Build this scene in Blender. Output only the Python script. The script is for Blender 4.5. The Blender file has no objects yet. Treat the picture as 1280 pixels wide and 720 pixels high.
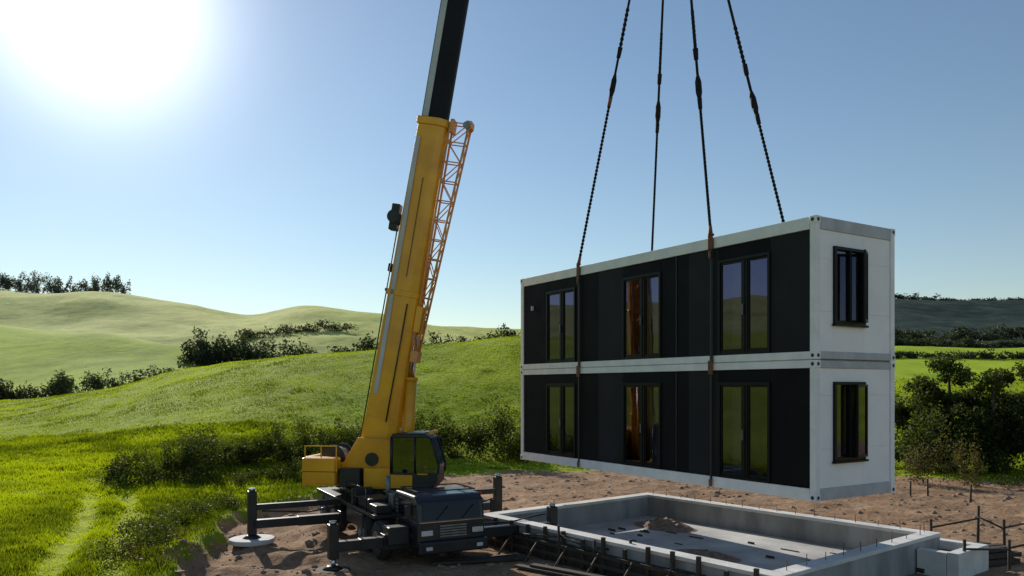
import bpy, math, random
import numpy as np
from mathutils import Vector, Matrix
random.seed(7); rng=np.random.default_rng(11)
R=math.radians
sc=bpy.context.scene
F=974.0; HZ=484.0; CH=4.5
def uv2w(u,v,z=0.0):
    Y=F*(CH-z)/(v-HZ); return ((u-640)/F*Y, Y)
def uY(u,Y): return ((u-640)/F*Y, Y)

# ------------------------------------------------------------ materials
def newmat(name):
    m=bpy.data.materials.new(name); m.use_nodes=True
    nt=m.node_tree; nt.nodes.clear()
    out=nt.nodes.new('ShaderNodeOutputMaterial')
    return m,nt,out
def N(nt,t,**k):
    n=nt.nodes.new(t)
    for a,b in k.items(): setattr(n,a,b)
    return n
def ramp(nt,fac,stops):
    r=N(nt,'ShaderNodeValToRGB')
    while len(r.color_ramp.elements)<len(stops): r.color_ramp.elements.new(0.5)
    for e,(p,c) in zip(r.color_ramp.elements,stops):
        e.position=p; e.color=(c[0],c[1],c[2],1)
    nt.links.new(fac,r.inputs[0]); return r.outputs[0]
def noise(nt,scale,detail=4,rough=.55,coord='obj',vec=None,stretch=None):
    n=N(nt,'ShaderNodeTexNoise'); n.inputs['Scale'].default_value=scale
    n.inputs['Detail'].default_value=detail; n.inputs['Roughness'].default_value=rough
    if coord=='pos':
        g=N(nt,'ShaderNodeNewGeometry'); src=g.outputs['Position']
    else:
        g=N(nt,'ShaderNodeTexCoord'); src=g.outputs['Object']
    if stretch:
        mp=N(nt,'ShaderNodeMapping'); mp.inputs['Scale'].default_value=stretch
        nt.links.new(src,mp.inputs[0]); src=mp.outputs[0]
    nt.links.new(src,n.inputs['Vector']); return n.outputs['Fac']
def mixc(nt,fac,a,b,mode='MIX'):
    m=N(nt,'ShaderNodeMix',data_type='RGBA',blend_type=mode)
    for i,s in ((0,fac),(6,a),(7,b)):
        if isinstance(s,(int,float)): m.inputs[i].default_value=s
        elif isinstance(s,tuple): m.inputs[i].default_value=(*s,1)
        else: nt.links.new(s,m.inputs[i])
    return m.outputs[2]
def pmat(name,c1,c2=None,rough=.5,metal=0,scale=3,bump=0,bscale=30,detail=5,spec=.5,stretch=None,coat=0,lo=.35,hi=.68):
    m,nt,out=newmat(name); b=N(nt,'ShaderNodeBsdfPrincipled')
    c2=c2 or tuple(x*.8 for x in c1)
    f=noise(nt,scale,detail,stretch=stretch)
    nt.links.new(ramp(nt,f,[(lo,c2),(hi,c1)]),b.inputs['Base Color'])
    rr=N(nt,'ShaderNodeMapRange'); rr.inputs['To Min'].default_value=max(rough-.1,.02); rr.inputs['To Max'].default_value=min(rough+.12,1)
    nt.links.new(noise(nt,scale*2.3,3),rr.inputs['Value']); nt.links.new(rr.outputs[0],b.inputs['Roughness'])
    b.inputs['Metallic'].default_value=metal; b.inputs['Specular IOR Level'].default_value=spec
    b.inputs['Coat Weight'].default_value=coat
    if bump:
        bp=N(nt,'ShaderNodeBump'); bp.inputs['Strength'].default_value=bump; bp.inputs['Distance'].default_value=.02
        nt.links.new(noise(nt,bscale,4),bp.inputs['Height']); nt.links.new(bp.outputs[0],b.inputs['Normal'])
    nt.links.new(b.outputs[0],out.inputs[0]); return m
M={}
M['yellow']=pmat('crane_yellow_paint',(.88,.43,.012),(.70,.31,.012),.38,scale=1.3,coat=.2,detail=8)
M['orange']=pmat('jib_orange_paint',(.82,.40,.14),(.64,.28,.09),.5,scale=3)
M['black']=pmat('black_steel',(.022,.023,.026),(.012,.012,.014),.45,scale=4)
M['rope']=pmat('steel_rope_dark',(.030,.028,.030),(.012,.012,.014),.75,scale=30,spec=.15)
M['boomblack']=pmat('boom_black_paint',(.014,.014,.018),(.009,.009,.012),.6,scale=1,spec=.2)
M['boomgrey']=pmat('boom_grey_and_sunlit_edge',(.55,.57,.6),(.42,.44,.47),.4,scale=1)  # grey of the top section; on the strips it paints in sunlight
M['navy']=pmat('carrier_paint',(.026,.030,.036),(.014,.017,.021),.35,scale=2,coat=.3,spec=.35)
M['chrome']=pmat('polished_steel',(.6,.6,.62),None,.2,metal=1)
M['steel']=pmat('dull_steel',(.30,.30,.31),(.2,.2,.2),.45,metal=.6,scale=5)
M['rust']=pmat('rusty_steel',(.26,.10,.05),(.11,.045,.03),.7,metal=.2,scale=18)
M['tyre']=pmat('tyre_rubber',(.03,.028,.027),(.055,.045,.037),.85,scale=5,bump=.3)
M['panel']=pmat('charcoal_cladding',(.0095,.0098,.012),(.0060,.0063,.008),.6,scale=.7,spec=.12,bump=.06,bscale=60)
M['panel2']=pmat('charcoal_cladding_light',(.021,.022,.026),(.015,.016,.020),.6,scale=.7,spec=.16,bump=.06,bscale=60)
M['white']=pmat('white_render',(.90,.905,.91),(.83,.835,.845),.6,scale=1.4,bump=.12,bscale=50)
M['frame']=pmat('module_frame_paint',(.86,.87,.88),(.74,.75,.77),.5,scale=2.5)
M['framegrey']=pmat('module_frame_grey',(.50,.52,.55),(.38,.40,.42),.5,scale=2.5)
M['roof']=pmat('roof_membrane',(.45,.46,.48),(.36,.37,.39),.7,scale=1)
M['winframe']=pmat('window_frame_black',(.006,.006,.007),None,.4,scale=3,spec=.25)
M['interior']=pmat('interior_plaster',(.5,.48,.45),None,.9)
M['intfloor']=pmat('interior_floor',(.25,.18,.11),None,.6)
M['curtain']=pmat('curtain_cloth',(.42,.41,.39),(.3,.29,.28),.9,scale=2,stretch=(14,14,.4))
M['concrete']=pmat('fresh_concrete',(.74,.73,.70),(.58,.57,.55),.85,scale=1.6,bump=.5,bscale=18)
M['slab']=pmat('slab_concrete',(.68,.67,.64),(.38,.37,.355),.75,scale=.7,bump=.5,bscale=9,detail=8)
M['concdark']=pmat('foundation_wall_concrete',(.38,.38,.375),(.21,.21,.205),.85,scale=1.5,bump=.5,bscale=12,stretch=(1,1,.3))
M['wood']=pmat('formwork_timber',(.16,.10,.055),(.07,.045,.027),.8,scale=3,stretch=(1,8,8),bump=.3)
M['wooddark']=pmat('weathered_timber',(.07,.055,.04),(.035,.028,.02),.85,scale=3,bump=.3)
M['red']=pmat('marker_red',(.55,.03,.02),None,.5)
M['lamp']=pmat('headlamp_lens',(.7,.7,.72),None,.1,spec=1)
M['stone']=pmat('gravel_stone',(.34,.25,.18),(.19,.13,.09),.9,scale=6)
M['bark']=pmat('bark',(.10,.07,.045),(.05,.035,.025),.9,scale=6,bump=.6,stretch=(4,4,.7))
def glass(name,tint,gl,trans,ior=1.4):
    m,nt,out=newmat(name)
    t=N(nt,'ShaderNodeBsdfTransparent'); t.inputs[0].default_value=(*trans,1)
    g=N(nt,'ShaderNodeBsdfGlossy'); g.inputs['Roughness'].default_value=.015; g.inputs[0].default_value=(*tint,1)
    lw=N(nt,'ShaderNodeFresnel'); lw.inputs[0].default_value=ior
    ad=N(nt,'ShaderNodeMath',operation='ADD',use_clamp=True); ad.inputs[1].default_value=gl
    bp=N(nt,'ShaderNodeBump'); bp.inputs['Strength'].default_value=.05; bp.inputs['Distance'].default_value=.05
    nt.links.new(noise(nt,1.2,1),bp.inputs['Height']); nt.links.new(bp.outputs[0],g.inputs['Normal'])
    mx=N(nt,'ShaderNodeMixShader'); nt.links.new(lw.outputs[0],ad.inputs[0]); nt.links.new(ad.outputs[0],mx.inputs[0])
    nt.links.new(t.outputs[0],mx.inputs[1]); nt.links.new(g.outputs[0],mx.inputs[2]); nt.links.new(mx.outputs[0],out.inputs[0])
    return m
M['glass']=glass('window_glass',(.62,.60,1.0),.12,(.50,.52,.56))
M['cabglass']=glass('cab_glass',(.6,.65,.9),.08,(.22,.24,.30))
M['windscreen']=pmat('dark_windscreen',(.010,.012,.016),None,.15,spec=.3)

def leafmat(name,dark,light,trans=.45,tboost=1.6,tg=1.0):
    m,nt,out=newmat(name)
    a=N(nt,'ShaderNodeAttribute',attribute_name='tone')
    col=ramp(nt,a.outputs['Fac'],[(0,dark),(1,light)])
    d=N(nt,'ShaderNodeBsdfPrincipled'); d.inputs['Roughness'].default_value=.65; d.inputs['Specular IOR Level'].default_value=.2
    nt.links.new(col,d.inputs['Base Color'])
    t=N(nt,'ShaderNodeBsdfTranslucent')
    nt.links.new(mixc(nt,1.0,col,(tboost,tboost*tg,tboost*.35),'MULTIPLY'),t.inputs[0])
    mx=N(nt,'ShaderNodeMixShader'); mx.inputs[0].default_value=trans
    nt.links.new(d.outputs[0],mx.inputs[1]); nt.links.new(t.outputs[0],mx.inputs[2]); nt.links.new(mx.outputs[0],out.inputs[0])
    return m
M['grass']=leafmat('grass_blades',(.055,.080,.006),(.29,.365,.012),.55,2.0,.95)
M['hedge']=leafmat('hedge_leaves',(.020,.034,.008),(.095,.115,.022),.4)
M['leaf']=leafmat('tree_leaves',(.018,.034,.008),(.080,.105,.024),.4)
M['shrub']=leafmat('dry_shrub_leaves',(.04,.038,.014),(.15,.125,.055),.35)
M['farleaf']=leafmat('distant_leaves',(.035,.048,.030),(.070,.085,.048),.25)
M['hazeleaf']=leafmat('hazy_leaves',(.10,.11,.09),(.16,.17,.14),.2)  # distance haze put into the pale leaf colour

# ------------------------------------------------------------ helpers
def link(o,parent=None):
    sc.collection.objects.link(o)
    if parent: o.parent=parent
    return o
def empty(name,loc=(0,0,0),rz=0,parent=None,rot=None):
    e=bpy.data.objects.new(name,None); e.location=loc; e.rotation_euler=rot or (0,0,rz); e.empty_display_size=.3
    return link(e,parent)
def meshobj(name,verts,faces,mat,parent=None,smooth=False,bevel=0,seg=2):
    me=bpy.data.meshes.new(name); me.from_pydata([tuple(v) for v in verts],[],faces); me.update()
    mats=mat if isinstance(mat,(list,tuple)) else [mat]
    for m in mats: me.materials.append(m)
    if smooth:
        for p in me.polygons: p.use_smooth=True
    o=bpy.data.objects.new(name,me); link(o,parent)
    if bevel:
        b=o.modifiers.new('bevel','BEVEL'); b.width=bevel; b.segments=seg; b.limit_method='ANGLE'
    return o
CF=[(0,3,2,1),(4,5,6,7),(0,1,5,4),(1,2,6,5),(2,3,7,6),(3,0,4,7)]
def cv(x0,x1,y0,y1,z0,z1): return [(x0,y0,z0),(x1,y0,z0),(x1,y1,z0),(x0,y1,z0),(x0,y0,z1),(x1,y0,z1),(x1,y1,z1),(x0,y1,z1)]
def box(name,x0,x1,y0,y1,z0,z1,mat,parent=None,bevel=0):
    return meshobj(name,cv(x0,x1,y0,y1,z0,z1),CF,mat,parent,bevel=bevel)
def boxes(name,lst,mat,parent=None,bevel=0):
    V=[];Fc=[]
    for b in lst:
        k=len(V); V+=cv(*b); Fc+=[tuple(i+k for i in f) for f in CF]
    return meshobj(name,V,Fc,mat,parent,bevel=bevel)
def tubeg(p0,p1,r0,r1=None,n=10):
    r1=r0 if r1 is None else r1
    p0=Vector(p0);p1=Vector(p1); d=(p1-p0)
    q=d.to_track_quat('Z','Y'); V=[]
    for p,r in ((p0,r0),(p1,r1)):
        for i in range(n):
            a=2*math.pi*i/n; V.append(p+q@Vector((r*math.cos(a),r*math.sin(a),0)))
    Fc=[(i,(i+1)%n,n+(i+1)%n,n+i) for i in range(n)]+[tuple(range(n-1,-1,-1)),tuple(range(n,2*n))]
    return V,Fc
def tubes(name,lst,mat,parent=None,n=10,smooth=True,bevel=0):
    V=[];Fc=[]
    for t in lst:
        v,f=tubeg(t[0],t[1],t[2],t[3] if len(t)>3 else None,n); k=len(V); V+=v; Fc+=[tuple(i+k for i in g) for g in f]
    o=meshobj(name,V,Fc,mat,parent,bevel=bevel)
    if smooth:
        for p in o.data.polygons:
            if len(p.vertices)==4: p.use_smooth=True
    return o
def prism(name,prof,y0,y1,mat,parent=None,bevel=0):
    n=len(prof); V=[(x,y0,z) for x,z in prof]+[(x,y1,z) for x,z in prof]
    Fc=[tuple(range(n)),tuple(range(2*n-1,n-1,-1))]+[(i,n+i,n+(i+1)%n,(i+1)%n) for i in range(n)]
    return meshobj(name,V,Fc,mat,parent,bevel=bevel)
def fastmesh(name,V,Fq,mat,parent=None,tone=None,smooth=False,attrs=None):
    me=bpy.data.meshes.new(name); n=len(V); k=Fq.shape[1]; m=len(Fq)
    me.vertices.add(n); me.vertices.foreach_set('co',V.astype(np.float32).ravel())
    me.loops.add(m*k); me.loops.foreach_set('vertex_index',Fq.astype(np.int32).ravel())
    me.polygons.add(m); me.polygons.foreach_set('loop_start',np.arange(0,m*k,k,dtype=np.int32))
    me.polygons.foreach_set('use_smooth',np.full(m,smooth,dtype=bool))
    me.update(calc_edges=True)
    ats=dict(attrs or {})
    if tone is not None: ats['tone']=tone
    for a,val in ats.items():
        at=me.attributes.new(a,'FLOAT','POINT'); at.data.foreach_set('value',val.astype(np.float32))
    me.materials.append(mat)
    o=bpy.data.objects.new(name,me); return link(o,parent)

def vn(x,y,s=0):
    xi=np.floor(x);yi=np.floor(y);fx=x-xi;fy=y-yi
    h=lambda a,b: np.modf(np.abs(np.sin(a*127.1+b*311.7+s*74.7)*43758.5453))[0]
    fx=fx*fx*(3-2*fx);fy=fy*fy*(3-2*fy)
    return (h(xi,yi)*(1-fx)+h(xi+1,yi)*fx)*(1-fy)+(h(xi,yi+1)*(1-fx)+h(xi+1,yi+1)*fx)*fy
def fbm(x,y,s=0,o=4):
    t=0;a=.5
    for i in range(o): t=t+a*vn(x*2**i,y*2**i,s+i);a*=.5
    return t

# ------------------------------------------------------------ terrain height
def pchip(xk,yk,x):
    xk=np.array(xk,float);yk=np.array(yk,float);h=np.diff(xk);d=np.diff(yk)/h
    m=np.zeros(len(xk))
    for i in range(1,len(xk)-1):
        if d[i-1]*d[i]>0:
            w1=2*h[i]+h[i-1];w2=h[i]+2*h[i-1]; m[i]=(w1+w2)/(w1/d[i-1]+w2/d[i])
    i=np.clip(np.searchsorted(xk,x)-1,0,len(h)-1); t=np.clip((x-xk[i])/h[i],0,1)
    return (2*t**3-3*t*t+1)*yk[i]+(t**3-2*t*t+t)*h[i]*m[i]+(-2*t**3+3*t*t)*yk[i+1]+(t**3-t*t)*h[i]*m[i+1]
prof={
 0:[(0,.5),(18,.5),(30,.6),(45,1.0),(80,2.2),(100,2.7),(125,1.0),(150,2.5),(200,12),(260,25.6),(320,22),(420,38),(600,79),(850,60),(1500,50),(5000,20)],
 130:[(0,.5),(18,.5),(30,.6),(45,1.2),(75,3.6),(92,4.2),(120,2.4),(150,4),(200,11.5),(250,22.5),(320,18),(420,36),(600,76),(850,60),(1500,50),(5000,20)],
 230:[(0,.3),(20,.3),(30,.5),(45,1.5),(70,5),(90,6.5),(120,4.6),(150,5.5),(200,10),(240,17),(320,15),(420,32),(600,66),(850,55),(1500,45),(5000,20)],
 310:[(0,0),(30,0),(40,.8),(65,5),(88,7.5),(120,5.2),(150,6),(200,8.5),(240,12),(320,15),(420,32),(600,57),(850,50),(1500,45),(5000,20)],
 390:[(0,0),(32,0),(42,.7),(65,5.1),(88,8.2),(120,6),(150,6),(200,8),(240,10),(320,15),(420,34),(600,67),(850,50),(1500,45),(5000,20)],
 470:[(0,0),(34,0),(44,.6),(65,5.2),(86,8.6),(120,6.3),(150,6),(200,8),(240,10),(320,15),(420,32),(600,58),(850,48),(1500,45),(5000,20)],
 545:[(0,0),(38,0),(46,.5),(65,5.2),(86,9.2),(120,7),(150,6),(200,8),(240,10),(320,14),(420,26),(600,48),(850,48),(1500,50),(5000,20)],
 650:[(0,0),(40,0),(47,.4),(65,5.4),(86,10.1),(120,8),(150,7),(200,9),(240,11),(320,15),(420,26),(600,46),(850,50),(1500,60),(5000,20)],
 900:[(0,0),(42,0),(52,.2),(70,2.6),(90,6),(120,7),(150,8),(200,12),(250,15),(320,15),(450,30),(600,50),(880,80),(1500,60),(5000,20)],
 1110:[(0,0),(44,0),(55,.1),(80,1.6),(120,5),(160,8.5),(200,12.5),(250,17.2),(300,16),(380,20),(500,38),(650,64),(900,104),(1500,70),(5000,20)],
 1280:[(0,0),(44,0),(55,.1),(80,1.6),(120,5),(160,8.5),(200,12.5),(250,17),(300,15),(380,20),(500,38),(650,62),(900,101),(1500,70),(5000,20)],
}
TB=np.exp(np.linspace(math.log(1.0),math.log(5200),900)); 
cols=[];ths=[]
for u,p in prof.items():
    th=math.degrees(math.atan((u-640)/F)); ths.append(th); c=math.cos(R(th))
    cols.append(pchip([a/c for a,_ in p],[b for _,b in p],TB))
edgeL=cols[0];edgeR=cols[-1]
back=pchip([0,60,200,600,1500,5200],[0,0,5,30,40,20],TB)
leftp=pchip([0,25,60,120,260,420,700,1500,5200],[.5,.5,1.5,4,20,40,80,50,20],TB)
ths=[-180,-80]+ths+[60,180]; cols=[back,leftp]+cols+[edgeR,back]
ths=np.array(ths);cols=np.array(cols)
TH=np.linspace(-180,180,2881); 
idx=np.clip(np.searchsorted(ths,TH,side='right')-1,0,len(ths)-2); tt=(TH-ths[idx])/(ths[idx+1]-ths[idx]); ts=tt*tt*(3-2*tt); ts=.5*ts+.5*tt
tab=cols[idx]*(1-ts)[:,None]+cols[idx+1]*ts[:,None]
k=np.ones(17)/17.
tp=np.pad(tab,((8,8),(0,0)),mode='wrap'); tab=sum(tp[i:i+len(TH)]*k[i] for i in range(17))
def dirtmask(x,y):
    yb=np.interp(x,[-12,-9.5,-8,-5,0,8,16,22,30,45],[15,28,35,39.5,43,44,43,38,36,34])
    xl=np.interp(y,[0,14,18,22,26,30,34,45],[-6.2,-6.8,-7.9,-9.0,-9.6,-8.6,-7.6,-7])
    n=(fbm(x*.5,y*.5,3)-.47)*3.5
    a=np.clip((yb-y+n)/2.0,0,1); b=np.clip((x-xl+n*.45)/.9,0,1)
    far=np.clip((60-x)/8,0,1)
    return a*b*far
def segd(x,y,a,b):
    ax,ay=a;bx,by=b;dx=bx-ax;dy=by-ay;t=np.clip(((x-ax)*dx+(y-ay)*dy)/(dx*dx+dy*dy),0,1)
    return np.hypot(x-ax-t*dx,y-ay-t*dy)
def track(x,y):
    tr=np.zeros_like(x)
    for off in (0,1.35):
        a=(-7.8-off,15.0);b=(-11.0-off*1.02,22.5);c=(-16.2-off*1.05,33)
        wob=(fbm(x*.7,y*.7,77)-.47)*.5
        dd=np.minimum(segd(x,y,a,b),segd(x,y,b,c))+wob; tr=np.maximum(tr,np.clip(1.35-dd/.36,0,1))
    return tr*np.clip((33-y)/6,0,1)
def hgt(x,y,fine=True):
    x=np.asarray(x,float);y=np.asarray(y,float)
    r=np.maximum(np.hypot(x,y),1.01); th=np.degrees(np.arctan2(x,y))
    fi=(th+180)/360*(len(TH)-1); fj=np.log(r)/math.log(5200)*(len(TB)-1)
    i=np.clip(fi.astype(int),0,len(TH)-2); j=np.clip(fj.astype(int),0,len(TB)-2); a=fi-i;b=fj-j
    z=(tab[i,j]*(1-a)+tab[i+1,j]*a)*(1-b)+(tab[i,j+1]*(1-a)+tab[i+1,j+1]*a)*b
    if fine:
        d=dirtmask(x,y)
        z=z*(1-d)+d*np.where(y<46,0,z)
        z=z+ .35*np.exp(-((d-.3)/.28)**2)*np.clip((-x-4)/3,0,1)*(r<45)
        flat=np.clip((np.hypot(x-5,y-21)-7)/3,0,1)
        z=z+d*flat*((fbm(x*.9,y*.9,9)-.47)*.22+(fbm(x*3,y*3,5)-.47)*.12)
        g=(1-d)
        z=z+g*(fbm(x*.18,y*.18,21)-.47)*.45
        z=z+g*(fbm(x*1.6,y*1.6,22)-.47)*.16*(r<60)
        z=z-g*track(x,y)*.10
        z=z+(fbm(x*.012,y*.012,31)-.47)*np.clip((r-200)/200,0,1)*11
        rr=np.hypot(x+4.2,y-24.5)
        z=z+d*.11*np.sin(rr*3.1+fbm(x*.6,y*.6,2)*3)*np.clip((-x-3)/2,0,1)
    return z
def gh(x,y): return float(hgt(np.array([x]),np.array([y]))[0])

tha=np.concatenate([np.arange(-180,-50,3),np.arange(-50,-40,1),np.arange(-40,40,.28),np.arange(40,50,1),np.arange(50,180.1,3)])
ra=np.concatenate([[1.05,4,8,11],np.exp(np.arange(math.log(13),math.log(60),.0085)),np.exp(np.arange(math.log(60.3),math.log(1200),.014)),[1300,1600,2200,3200,5000]])
TT,RR=np.meshgrid(np.radians(tha),ra,indexing='ij')
X=RR*np.sin(TT);Y=RR*np.cos(TT);Z=hgt(X,Y)
nt_,nr_=X.shape; V=np.stack([X,Y,Z],-1).reshape(-1,3)
I=(np.arange(nt_-1)[:,None]*nr_+np.arange(nr_-1)[None]).ravel()
Fq=np.stack([I,I+1,I+nr_+1,I+nr_],-1)
x=V[:,0];y=V[:,1]; r=np.hypot(x,y); thd=np.degrees(np.arctan2(x,y))
dm=dirtmask(x,y)
sm=lambda a,b,t: (lambda q:q*q*(3-2*q))(np.clip((t-a)/(b-a),0,1))
fara=sm(285,345,r)*(1-sm(10,22,thd))
wood=sm(300,330,r+ (fbm(x*.02,y*.02,8)-.5)*60)*sm(8,16,thd)
mid=sm(110,150,r)
tr=track(x,y)
m,nt,out=newmat('terrain')
b=N(nt,'ShaderNodeBsdfPrincipled'); b.inputs['Roughness'].default_value=.9; b.inputs['Specular IOR Level'].default_value=.05
A=lambda n:N(nt,'ShaderNodeAttribute',attribute_name=n).outputs['Fac']
n1=noise(nt,.07,6,.6,'pos'); n2=noise(nt,1.4,5,.65,'pos')
g1=ramp(nt,n2,[(.3,(.10,.15,.008)),(.55,(.23,.31,.012)),(.75,(.36,.43,.02))])
g2=ramp(nt,n1,[(.35,(.13,.20,.010)),(.62,(.34,.42,.018))])
gr=mixc(nt,.5,g1,g2)
n3b=noise(nt,.02,7,.65,'pos',stretch=(1,.35,3))
n4=noise(nt,.12,6,.7,'pos',stretch=(1,.5,2))
midc=mixc(nt,.45,ramp(nt,n3b,[(.38,(.15,.25,.012)),(.5,(.26,.38,.02)),(.64,(.38,.47,.03))]),ramp(nt,n4,[(.38,(.10,.17,.012)),(.62,(.38,.46,.03))]))
far_hazec=mixc(nt,.45,ramp(nt,n3b,[(.38,(.21,.27,.07)),(.5,(.38,.41,.12)),(.64,(.54,.51,.19))]),ramp(nt,n4,[(.38,(.16,.21,.07)),(.62,(.50,.49,.18))]))  # distance haze put into the paler colour of the far hills
wc=ramp(nt,noise(nt,.05,9,.75,'pos'),[(.38,(.020,.036,.032)),(.52,(.038,.060,.050)),(.66,(.08,.108,.075))])
dn=noise(nt,.7,8,.62,'pos'); dn2=noise(nt,7,6,.7,'pos')
dc=mixc(nt,.45,ramp(nt,dn,[(.32,(.155,.082,.043)),(.5,(.33,.20,.115)),(.7,(.52,.36,.23))]),ramp(nt,dn2,[(.3,(.13,.072,.04)),(.7,(.50,.345,.225))]))
col=mixc(nt,A('track'),gr,(.40,.45,.03)); col=mixc(nt,A('mid'),col,midc); col=mixc(nt,A('far'),col,far_hazec); col=mixc(nt,A('wood'),col,wc); 
dmx=N(nt,'ShaderNodeMath',operation='ADD'); nt.links.new(A('dirt'),dmx.inputs[0])
ms=N(nt,'ShaderNodeMath',operation='MULTIPLY_ADD'); nt.links.new(n2,ms.inputs[0]); ms.inputs[1].default_value=1.6; ms.inputs[2].default_value=-.85
nt.links.new(ms.outputs[0],dmx.inputs[1])
st=N(nt,'ShaderNodeMapRange',interpolation_type='SMOOTHSTEP'); st.inputs['From Min'].default_value=.3; st.inputs['From Max'].default_value=.6; nt.links.new(dmx.outputs[0],st.inputs['Value'])
gate=N(nt,'ShaderNodeMath',operation='MULTIPLY'); 
gt=N(nt,'ShaderNodeMapRange'); gt.inputs['From Max'].default_value=.15; nt.links.new(A('dirt'),gt.inputs['Value'])
nt.links.new(st.outputs[0],gate.inputs[0]); nt.links.new(gt.outputs[0],gate.inputs[1])
dmask=gate.outputs[0]
col=mixc(nt,dmask,col,dc)
nt.links.new(col,b.inputs['Base Color'])
inv=N(nt,'ShaderNodeMath',operation='SUBTRACT',use_clamp=True); inv.inputs[0].default_value=1; nt.links.new(dmask,inv.inputs[1])
inw=N(nt,'ShaderNodeMath',operation='SUBTRACT',use_clamp=True); nt.links.new(inv.outputs[0],inw.inputs[0]); nt.links.new(A('wood'),inw.inputs[1])
shw=N(nt,'ShaderNodeMath',operation='MULTIPLY'); nt.links.new(inw.outputs[0],shw.inputs[0]); shw.inputs[1].default_value=.3
nt.links.new(shw.outputs[0],b.inputs['Sheen Weight']); b.inputs['Sheen Roughness'].default_value=.45
nt.links.new(mixc(nt,.5,col,(.65,.75,.08)),b.inputs['Sheen Tint'])
bp=N(nt,'ShaderNodeBump'); bp.inputs['Strength'].default_value=.85; bp.inputs['Distance'].default_value=.12
hh=N(nt,'ShaderNodeMath',operation='ADD'); nt.links.new(noise(nt,3,8,.7,'pos'),hh.inputs[0]); nt.links.new(n2,hh.inputs[1])
nt.links.new(hh.outputs[0],bp.inputs['Height'])
bp2=N(nt,'ShaderNodeBump'); bp2.inputs['Strength'].default_value=.6; bp2.inputs['Distance'].default_value=3
nt.links.new(n3b,bp2.inputs['Height']); nt.links.new(bp.outputs[0],bp2.inputs['Normal'])
nt.links.new(bp2.outputs[0],b.inputs['Normal'])
nt.links.new(b.outputs[0],out.inputs[0])
fastmesh('ground',V,Fq,m,smooth=True,attrs={'dirt':dm,'far':fara,'wood':wood,'mid':mid,'track':tr})

# ------------------------------------------------------------ grass blades
def blades(name,u0,u1,y0,y1,n,hs,ws,mat,pw=1.0,maxd=.35,wk=.0007,hk=.0016,tb=0.0):
    q=rng.random(n); Yb=np.exp(math.log(y0)+(math.log(y1)-math.log(y0))*q**pw); ub=rng.uniform(u0,u1,n)
    xb=(ub-640)/F*Yb; d=dirtmask(xb,Yb); keep=d<maxd*rng.random(n)+.02
    cl=fbm(xb*.8,Yb*.8,40); keep&=(cl+rng.random(n)*.5>.5)
    tk=track(xb,Yb); keep&=(rng.random(n)>tk*.5)
    xb=xb[keep];Yb=Yb[keep];cl=cl[keep];tk=tk[keep];n=len(xb)
    tall=np.clip((fbm(xb*.45,Yb*.45,91)-.56)*7,0,1)
    zb=hgt(xb,Yb)-.02; s=rng.uniform(.5,1.3,n)*(.5+cl+tall*.7)*(1-.65*tk)
    h=(hs+hk*Yb)*s; w=(ws+wk*Yb)*rng.uniform(.6,1.4,n); a=rng.uniform(0,2*np.pi,n); la=rng.uniform(0,2*np.pi,n); ln=rng.uniform(.1,.7,n)*h
    P=np.stack([xb,Yb,zb],-1); D=np.stack([np.cos(a),np.sin(a),0*a],-1)*w[:,None]
    T=P+np.stack([np.cos(la)*ln,np.sin(la)*ln,h],-1)
    Vb=np.stack([P-D,P+D,T],1).reshape(-1,3); Fb=np.arange(3*n).reshape(-1,3)
    big=fbm(xb*.12,Yb*.12,6)
    t0=np.clip(-.30+tb+.7*vn(xb*.45,Yb*.3,3)+(big-.47)*1.6+.4+rng.normal(0,.18,n)+.65*tk-.35*tall,0,1)
    tone=np.stack([t0*.45,t0*.45,np.clip(t0*1.1,0,1)],1).ravel()
    return fastmesh(name,Vb,Fb,mat,tone=tone)
blades('meadow_grass',-60,480,15.5,50,270000,.11,.005,M['grass'],wk=.0006,tb=-.10)
blades('hillside_grass',-60,760,38,110,200000,.04,.008,M['grass'],.9,wk=.00040,hk=.0009,tb=.10)
blades('verge_grass',1080,1340,34,130,30000,.06,.012,M['grass'])

# ------------------------------------------------------------ foliage
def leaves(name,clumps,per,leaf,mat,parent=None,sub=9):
    P=[];T=[]
    for (cx,cy,cz,rx,ry,rz) in clumps:
        for s in range(sub):
            v=rng.normal(size=3); v/=np.linalg.norm(v); v*=rng.random()**.4*.82
            c=np.array([cx+v[0]*rx,cy+v[1]*ry,cz+v[2]*rz]); sr=rng.uniform(.25,.55)
            n=max(4,int(per/sub*sr/.38)); q=rng.normal(size=(n,3)); q/=np.linalg.norm(q,axis=1)[:,None]; q*=(rng.random(n)**.45)[:,None]
            q*=(1+.5*(rng.random(n)[:,None]**4))
            pts=c+q*np.array([rx,ry,rz])*sr
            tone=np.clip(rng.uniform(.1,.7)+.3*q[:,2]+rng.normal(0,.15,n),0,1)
            P.append(pts);T.append(tone)
    P=np.concatenate(P);T=np.concatenate(T); n=len(P)
    a=rng.normal(size=(n,3)); a/=np.linalg.norm(a,axis=1)[:,None]; bb=rng.normal(size=(n,3)); bb=np.cross(a,bb); bb/=np.linalg.norm(bb,axis=1)[:,None]
    s=(leaf*rng.uniform(.5,1.3,n))[:,None]
    Vv=np.stack([P-a*s,P+bb*s*.5,P+a*s,P-bb*s*.5],1).reshape(-1,3)
    return fastmesh(name,Vv,np.arange(4*n).reshape(-1,4),mat,parent,tone=np.repeat(T,4))
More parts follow.
